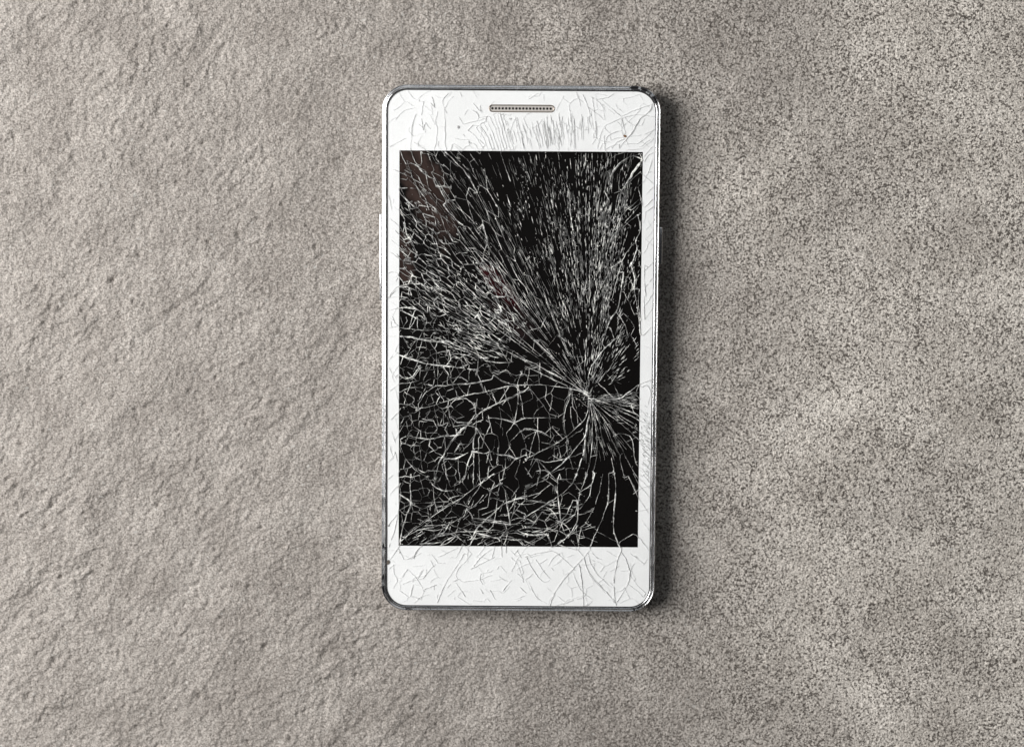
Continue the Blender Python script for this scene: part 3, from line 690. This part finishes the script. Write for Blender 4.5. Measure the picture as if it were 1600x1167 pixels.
def piece_geo(cx, cy, P, ar):
    rad = math.sqrt(ar/math.pi); k = max(0.80, 1-0.35*U/rad)
    tx, ty = random.gauss(0, 0.0035), random.gauss(0, 0.0035); dz = random.uniform(-0.012, 0.0)*mm
    n = len(P); V = []
    for (x, y) in P:
        X, Y = (x-cx)*k, (y-cy)*k
        V.append((X, Y, dz+max(-0.05*mm, min(0.05*mm, X*tx+Y*ty))))
    V += [(x, y, -GT) for x, y, z in V]
    F = [tuple(range(n)), tuple(range(2*n-1, n-1, -1))]+[(i, i+n, (i+1) % n+n, (i+1) % n) for i in range(n)]
    return V, F
for ar, cx, cy, P in pieces[:300]:
    V, F = piece_geo(cx, cy, P, ar)
    o = mesh_obj('shard', V, F, M_GLASS, glass); o.location = (cx, cy, G)
VV, FF = [], []
for ar, cx, cy, P in pieces[300:]:
    V, F = piece_geo(cx, cy, P, ar); s = len(VV)
    VV += [(x+cx, y+cy, z+G) for x, y, z in V]; FF += [tuple(i+s for i in f) for f in F]
if FF: mesh_obj('small_shards', VV, FF, M_GLASS, glass, kind='stuff')

# ---- the fracture faces themselves: ragged ridges of crushed glass along every crack
class Ridge:
    def __init__(s): s.v = []; s.f = []
    def run(s, pts, ws, h):
        """ridge along local points with per-point half-widths"""
        n = len(pts); b = len(s.v)
        for i in range(n):
            a = pts[max(0, i-1)]; c = pts[min(n-1, i+1)]
            dx, dy = c[0]-a[0], c[1]-a[1]; l = math.hypot(dx, dy) or 1
            nx, ny = -dy/l, dx/l; w = ws[i]; x, y = pts[i]
            j = random.uniform(-0.35, 0.35)*w
            s.v += [(x+nx*w, y+ny*w, G-0.05*mm), (x+nx*j, y+ny*j, G+0.012*mm+h*w), (x-nx*w, y-ny*w, G-0.05*mm)]
        for i in range(n-1):
            p = b+3*i
            s.f += [(p, p+1, p+4, p+3), (p+1, p+2, p+5, p+4)]
    def chip(s, x, y, r, h=0.6):
        b = len(s.v); k = random.randint(3, 5); a0 = random.uniform(0, 6)
        for i in range(k):
            a = a0+i*2*math.pi/k+random.uniform(-.4, .4); q = r*random.uniform(0.5, 1.3)
            s.v.append((x+q*math.cos(a), y+q*math.sin(a), G-0.02*mm))
        s.v.append((x, y, G+0.012*mm+h*r)); s.f += [(b+i, b+(i+1) % k, b+k) for i in range(k)]
    def build(s, name, mat, parent): return mesh_obj(name, s.v, s.f, mat, parent, kind='stuff')
R_main, R_faint, R_white = Ridge(), Ridge(), Ridge()
def lay(pts, wpx, fade=True, to=None, h=0.7, gap=0.05):
    """split a crack at the screen border, taper and break it up"""
    run, cur = [], None
    def flush():
        if len(run) < 2: return
        tgt = to if (to is not None and cur) else (R_main if cur else R_white)
        n = len(run); ws = []
        base = wpx*U/2*(1.0 if cur else 0.80)
        f1, f2, p1, p2 = random.uniform(0.12, 0.3), random.uniform(0.35, 0.8), random.uniform(0, 6), random.uniform(0, 6)
        for i in range(n):
            e = min(1.0, 0.6+min(i, n-1-i)*0.4) if fade else 1
            sw = 0.85+0.45*math.sin(i*f1+p1)+0.25*math.sin(i*f2+p2)      # the face turns: wide in places, a hairline in others
            ws.append(base*e*max(0.22, sw)*random.uniform(0.8, 1.2))
        tgt.run(run, ws, h if cur else 0.75)
    for i, p in enumerate(pts):
        lp = L(*p); sc = in_screen(*p)
        if not in_glass(lp[0], lp[1], -0.03*mm) or in_stadium(lp[0], lp[1], SLOT_R+0.4*U) or random.random() < gap:
            flush(); run = []; cur = sc; continue
        if cur is None: cur = sc
        if sc != cur:
            run.append(lp); flush(); run = [lp]; cur = sc
        else: run.append(lp)
    flush()
def densify(pts, step=2.0):
    out = []
    for a, b in zip(pts, pts[1:]):
        n = max(1, int(math.dist(a, b)/step))
        out += [(a[0]+(b[0]-a[0])*i/n+(random.gauss(0, 0.12) if i else 0), a[1]+(b[1]-a[1])*i/n+(random.gauss(0, 0.12) if i else 0)) for i in range(n)]
    return out+[pts[-1]]
for pts, w, main in cracks:
    d = densify(pts)
    lay(d, w, gap=0.004 if main else 0.008, fade=not main)
    # a crack face seen through the glass often doubles
    for rep in range(2 if main else 1):
        if random.random() < (0.6 if main else 0.10) and len(d) > 6:
            i0 = random.randrange(0, len(d)//2); i1 = random.randrange(i0+4, len(d)+1) if i0+4 < len(d) else len(d)
            ox, oy = random.gauss(0, 1.5), random.gauss(0, 1.5)
            lay([(x+ox, y+oy) for i, (x, y) in enumerate(d[i0:i1])], w*0.5, to=random.choice([R_main, R_faint]), gap=0.08)
    # crumbs along the crack
    for (x, y) in d:
        if in_screen(x, y, 1) and random.random() < (0.16 if main else 0.07):
            lx, ly = L(x+random.gauss(0, 1.2), y+random.gauss(0, 1.2)); R_main.chip(lx, ly, random.uniform(0.35, 1.0)*U)
# knots of crushed glass where cracks meet
for pts, w, main in cracks:
    if main:
        for q in (pts[0], pts[-1]):
            for k in range(6):
                p = (q[0]+random.gauss(0, 1.8), q[1]+random.gauss(0, 1.8))
                if in_screen(*p, 1): R_main.chip(*L(*p), random.uniform(0.4, 1.2)*U)
            for k in range(0):
                if not in_screen(*q, 12): continue
                a = random.uniform(0, 6.28); l = random.uniform(5, 14)
                lay(densify([q, (q[0]+l*math.cos(a), q[1]+l*math.sin(a))]), random.uniform(0.5, 1.0))
# needle-like splinters of the fan: clustered, following the rays
gx = rng.standard_normal((40, 40))
def clump(u, v, s=26.0):
    x, y = u/s, v/s; i, j = int(x), int(y); fx, fy = x-i, y-j
    g = lambda a, b: gx[a % 40, b % 40]
    return (g(i, j)*(1-fx)+g(i+1, j)*fx)*(1-fy)+(g(i, j+1)*(1-fx)+g(i+1, j+1)*fx)*fy
def needles(n, arange, rrange, lrange, wrange, cl=0.0, tgt=None, wob=4):
    for _ in range(n):
        a = math.radians(random.uniform(*arange)); r = math.sqrt(random.uniform(rrange[0]**2, rrange[1]**2))
        u, v = IMP[0]+r*math.sin(a), IMP[1]-r*math.cos(a)
        if not in_screen(u, v, 1): continue
        if cl is not None and clump(u*2.6, v*0.8) < cl+random.gauss(0, 0.5): continue
        t = a+math.radians(random.gauss(0, wob)); l = random.uniform(*lrange)*random.uniform(0.5, 1)
        e = (u-l*math.sin(t), v+l*math.cos(t))
        if not in_screen(*e, 1): continue
        m = ((u+e[0])/2+random.gauss(0, 0.35), (v+e[1])/2+random.gauss(0, 0.35))
        w = random.uniform(*wrange)*U/2
        (tgt or R_main).run([L(u, v), L(*m), L(*e)], [w*0.3, w, w*0.25], 0.7)
for _ in range(84):                                          # rays of the fan: strings of needles with gaps
    a0 = random.uniform(-26, 12.5); r = random.uniform(85, 150); dr = random.gauss(0, 0.012)
    while r < 402:
        l = random.uniform(2.5, 13)*(1.6 if random.random() < 0.12 else 1.0)
        a = math.radians(a0)+dr*(r-90)/100+random.gauss(0, 0.0018)
        u, v = IMP[0]+(r+l)*math.sin(a), IMP[1]-(r+l)*math.cos(a); e = (IMP[0]+r*math.sin(a+random.gauss(0, 0.002)), IMP[1]-r*math.cos(a))
        dark = -34 < a0 < -13 and r > 235
        keep = 0.22 if dark else 0.60+0.25*clump(u*1.4, v*0.8)
        if random.random() < keep and in_screen(u, v, 0.5) and in_screen(*e, 0.5):
            w = random.choice([0.3, 0.4, 0.55, 0.75, 1.25])*U/2
            R_main.run([L(u, v), L((u+e[0])/2+random.gauss(0, 0.3), (v+e[1])/2), L(*e)], [w*0.35, w, w*0.3], 0.7)
        r += l+random.uniform(1, 9)
needles(1000, (3, 30), (60, 320), (3, 12), (0.3, 0.85), 0.15)
needles(350, (-24, 11), (120, 390), (2, 8), (0.7, 1.7), 0.4)
needles(250, (-14, 10), (90, 330), (5, 18), (0.4, 1.2), 0.6)
needles(1100, (-30, 13), (120, 400), (8, 30), (0.3, 0.6), 0.0, R_faint)
needles(420, (-60, -26), (130, 330), (5, 18), (0.35, 0.9), 0.7)
needles(160, (-62, -26), (150, 420), (14, 50), (0.3, 0.6), None, R_faint)
needles(1300, (-78, -38), (150, 420), (4, 14), (0.4, 1.2), 0.1, None, 16)
needles(260, (96, 128), (50, 118), (2, 9), (0.35, 1.1), 0.1, None, 22)
needles(60, (138, 185), (15, 110), (10, 40), (0.3, 0.6), None)
needles(110, (-30, 40), (10, 100), (6, 22), (0.4, 1.1), None)
needles(520, (10, 62), (30, 150), (4, 15), (0.35, 1.1), -0.1)
needles(260, (84, 104), (20, 100), (3, 12), (0.3, 0.9), None, None, 12)
for _ in range(150):                                          # crushed glass round the point of impact
    p = (IMP[0]+random.gauss(0, 8), IMP[1]+random.gauss(0, 9))
    if in_screen(*p, 1): R_main.chip(*L(*p), random.uniform(0.25, 0.9)*U)
# chips glittering on the glass
for _ in range(900):
    u, v = random.uniform(626, 1000), random.uniform(240, 850)
    if in_screen(u, v, 2) and clump(u, v) > random.gauss(0.5, 0.6): R_main.chip(*L(u, v), random.uniform(0.2, 0.6)*U)
for _ in range(1100):
    a = math.radians(random.uniform(-25, 12)); r = math.sqrt(random.uniform(80**2, 380**2)); u, v = IMP[0]+r*math.sin(a), IMP[1]-r*math.cos(a)
    if in_screen(u, v, 2) and clump(u*2.6, v*0.8) > 0.2: R_main.chip(*L(u, v), random.uniform(0.25, 0.9)*U)
# fine fan lines running on under the white border above the screen, and crumbled glass beside the impact
for _ in range(170):
    u = random.triangular(770, 945, 870); v0 = random.uniform(176, 232); l = random.uniform(5, 34)
    a = math.atan2(IMP[0]-u, IMP[1]-v0)*1.0+random.gauss(0, 0.05)
    p = [(u+math.sin(a)*l*k/4+random.gauss(0, 0.2), v0+math.cos(a)*l*k/4) for k in range(5)]
    if p[-1][1] < 236: lay(p, random.uniform(0.3, 0.75), gap=0)
for _ in range(130):
    u, v = random.uniform(1001, 1018), random.triangular(628, 760, 650)
    if not in_screen(u, v, -1.5): 
        a = random.gauss(0.62, 0.25); l = random.uniform(2, 9)
        lay([(u-l*math.cos(a)/2, v-l*math.sin(a)/2), (u, v), (u+l*math.cos(a)/2, v+l*math.sin(a)/2)], random.uniform(0.4, 1.1), gap=0)
for _ in range(24):
    u, v = random.uniform(612, 1010), random.uniform(858, 942)
    a = random.choice([random.gauss(0.9, 0.35), random.gauss(2.1, 0.4)]); l = random.uniform(3, 16)
    lay(densify([(u, v), (u+l*math.cos(a), v-l*math.sin(a))]), random.uniform(0.4, 1.0), gap=0)
for _ in range(20):
    u, v = random.choice([(random.uniform(612, 760), random.uniform(146, 232)), (random.uniform(900, 1018), random.uniform(148, 234)), (random.uniform(607, 622), random.uniform(240, 850))])
    a = random.uniform(0.6, 2.4); l = random.uniform(3, 14)
    lay(densify([(u, v), (u+l*math.cos(a), v-l*math.sin(a))]), random.uniform(0.35, 0.9), gap=0)
# bundles of fine parallel steps on the broken faces
trc = [c for c in cracks if len(c[0]) > 5]
for _ in range(80):
    pts, w, main = random.choice(trc); i = random.randrange(1, len(pts)-1); x, y = pts[i]
    if not in_screen(x, y, 6) or (x > 905 and y < 640): continue
    t = math.atan2(pts[i+1][1]-pts[i-1][1], pts[i+1][0]-pts[i-1][0])+random.gauss(0, 0.25)
    sd = random.choice([-1, 1]); l = random.uniform(5, 15)
    for k in range(random.randint(2, 6)):
        o_ = sd*(1.2+k*random.uniform(1.1, 1.9)); ll = l*random.uniform(0.5, 1.0); sh = random.gauss(0, 1.5)
        c = (x-o_*math.sin(t)+sh*math.cos(t), y+o_*math.cos(t)+sh*math.sin(t))
        a_, b_ = (c[0]-ll/2*math.cos(t), c[1]-ll/2*math.sin(t)), (c[0]+ll/2*math.cos(t), c[1]+ll/2*math.sin(t))
        if in_screen(*a_, 1) and in_screen(*b_, 1): lay([a_, c, b_], random.uniform(0.3, 0.75), to=random.choice([R_main, R_faint, R_faint]), gap=0)
o = R_main.build('crack_lines', M_CRACK, glass); o['label'] = 'bright white fracture lines over the screen'
o = R_faint.build('hairline_cracks', M_FAINT, glass)
o = R_white.build('border_cracks', M_BCRACK, glass); o['label'] = 'grey fracture lines over the white border'
# small missing chips
def spot(u, v, rx, ry, mat, rot=0.0):
    n = 8; P = []
    for i in range(n):
        a = i*2*math.pi/n; q = random.uniform(0.75, 1.15); X, Y = rx*q*math.cos(a), ry*q*math.sin(a)
        P.append((u+X*math.cos(rot)-Y*math.sin(rot), v+X*math.sin(rot)+Y*math.cos(rot)))
    V = [(*L(*p), G+0.02*mm) for p in P]+[(*L(*p), G-0.1*mm) for p in P]
    F = [tuple(range(n))[::-1]]+[(i, (i+1) % n, (i+1) % n+n, i+n) for i in range(n)]
    return mesh_obj('chip_mark', V, F, mat, glass)
M_GREYSPOT = plain('grey_spot', (0.33, 0.33, 0.33), 0.7)
spot(716, 199, 1.6, 3.0, M_GREYSPOT); spot(797, 186, 1.6, 1.6, plain('pale_spot', (0.5, 0.5, 0.5), 0.7))
spot(976.5, 213, 2.6, 1.9, M_BROWN, 0.5); spot(606.5, 878, 2.4, 4.0, M_CHIP, 0.3); spot(607, 821, 0.9, 1.4, M_CHIP, 0.5); spot(624.5, 863, 0.9, 1.0, M_CHIP)
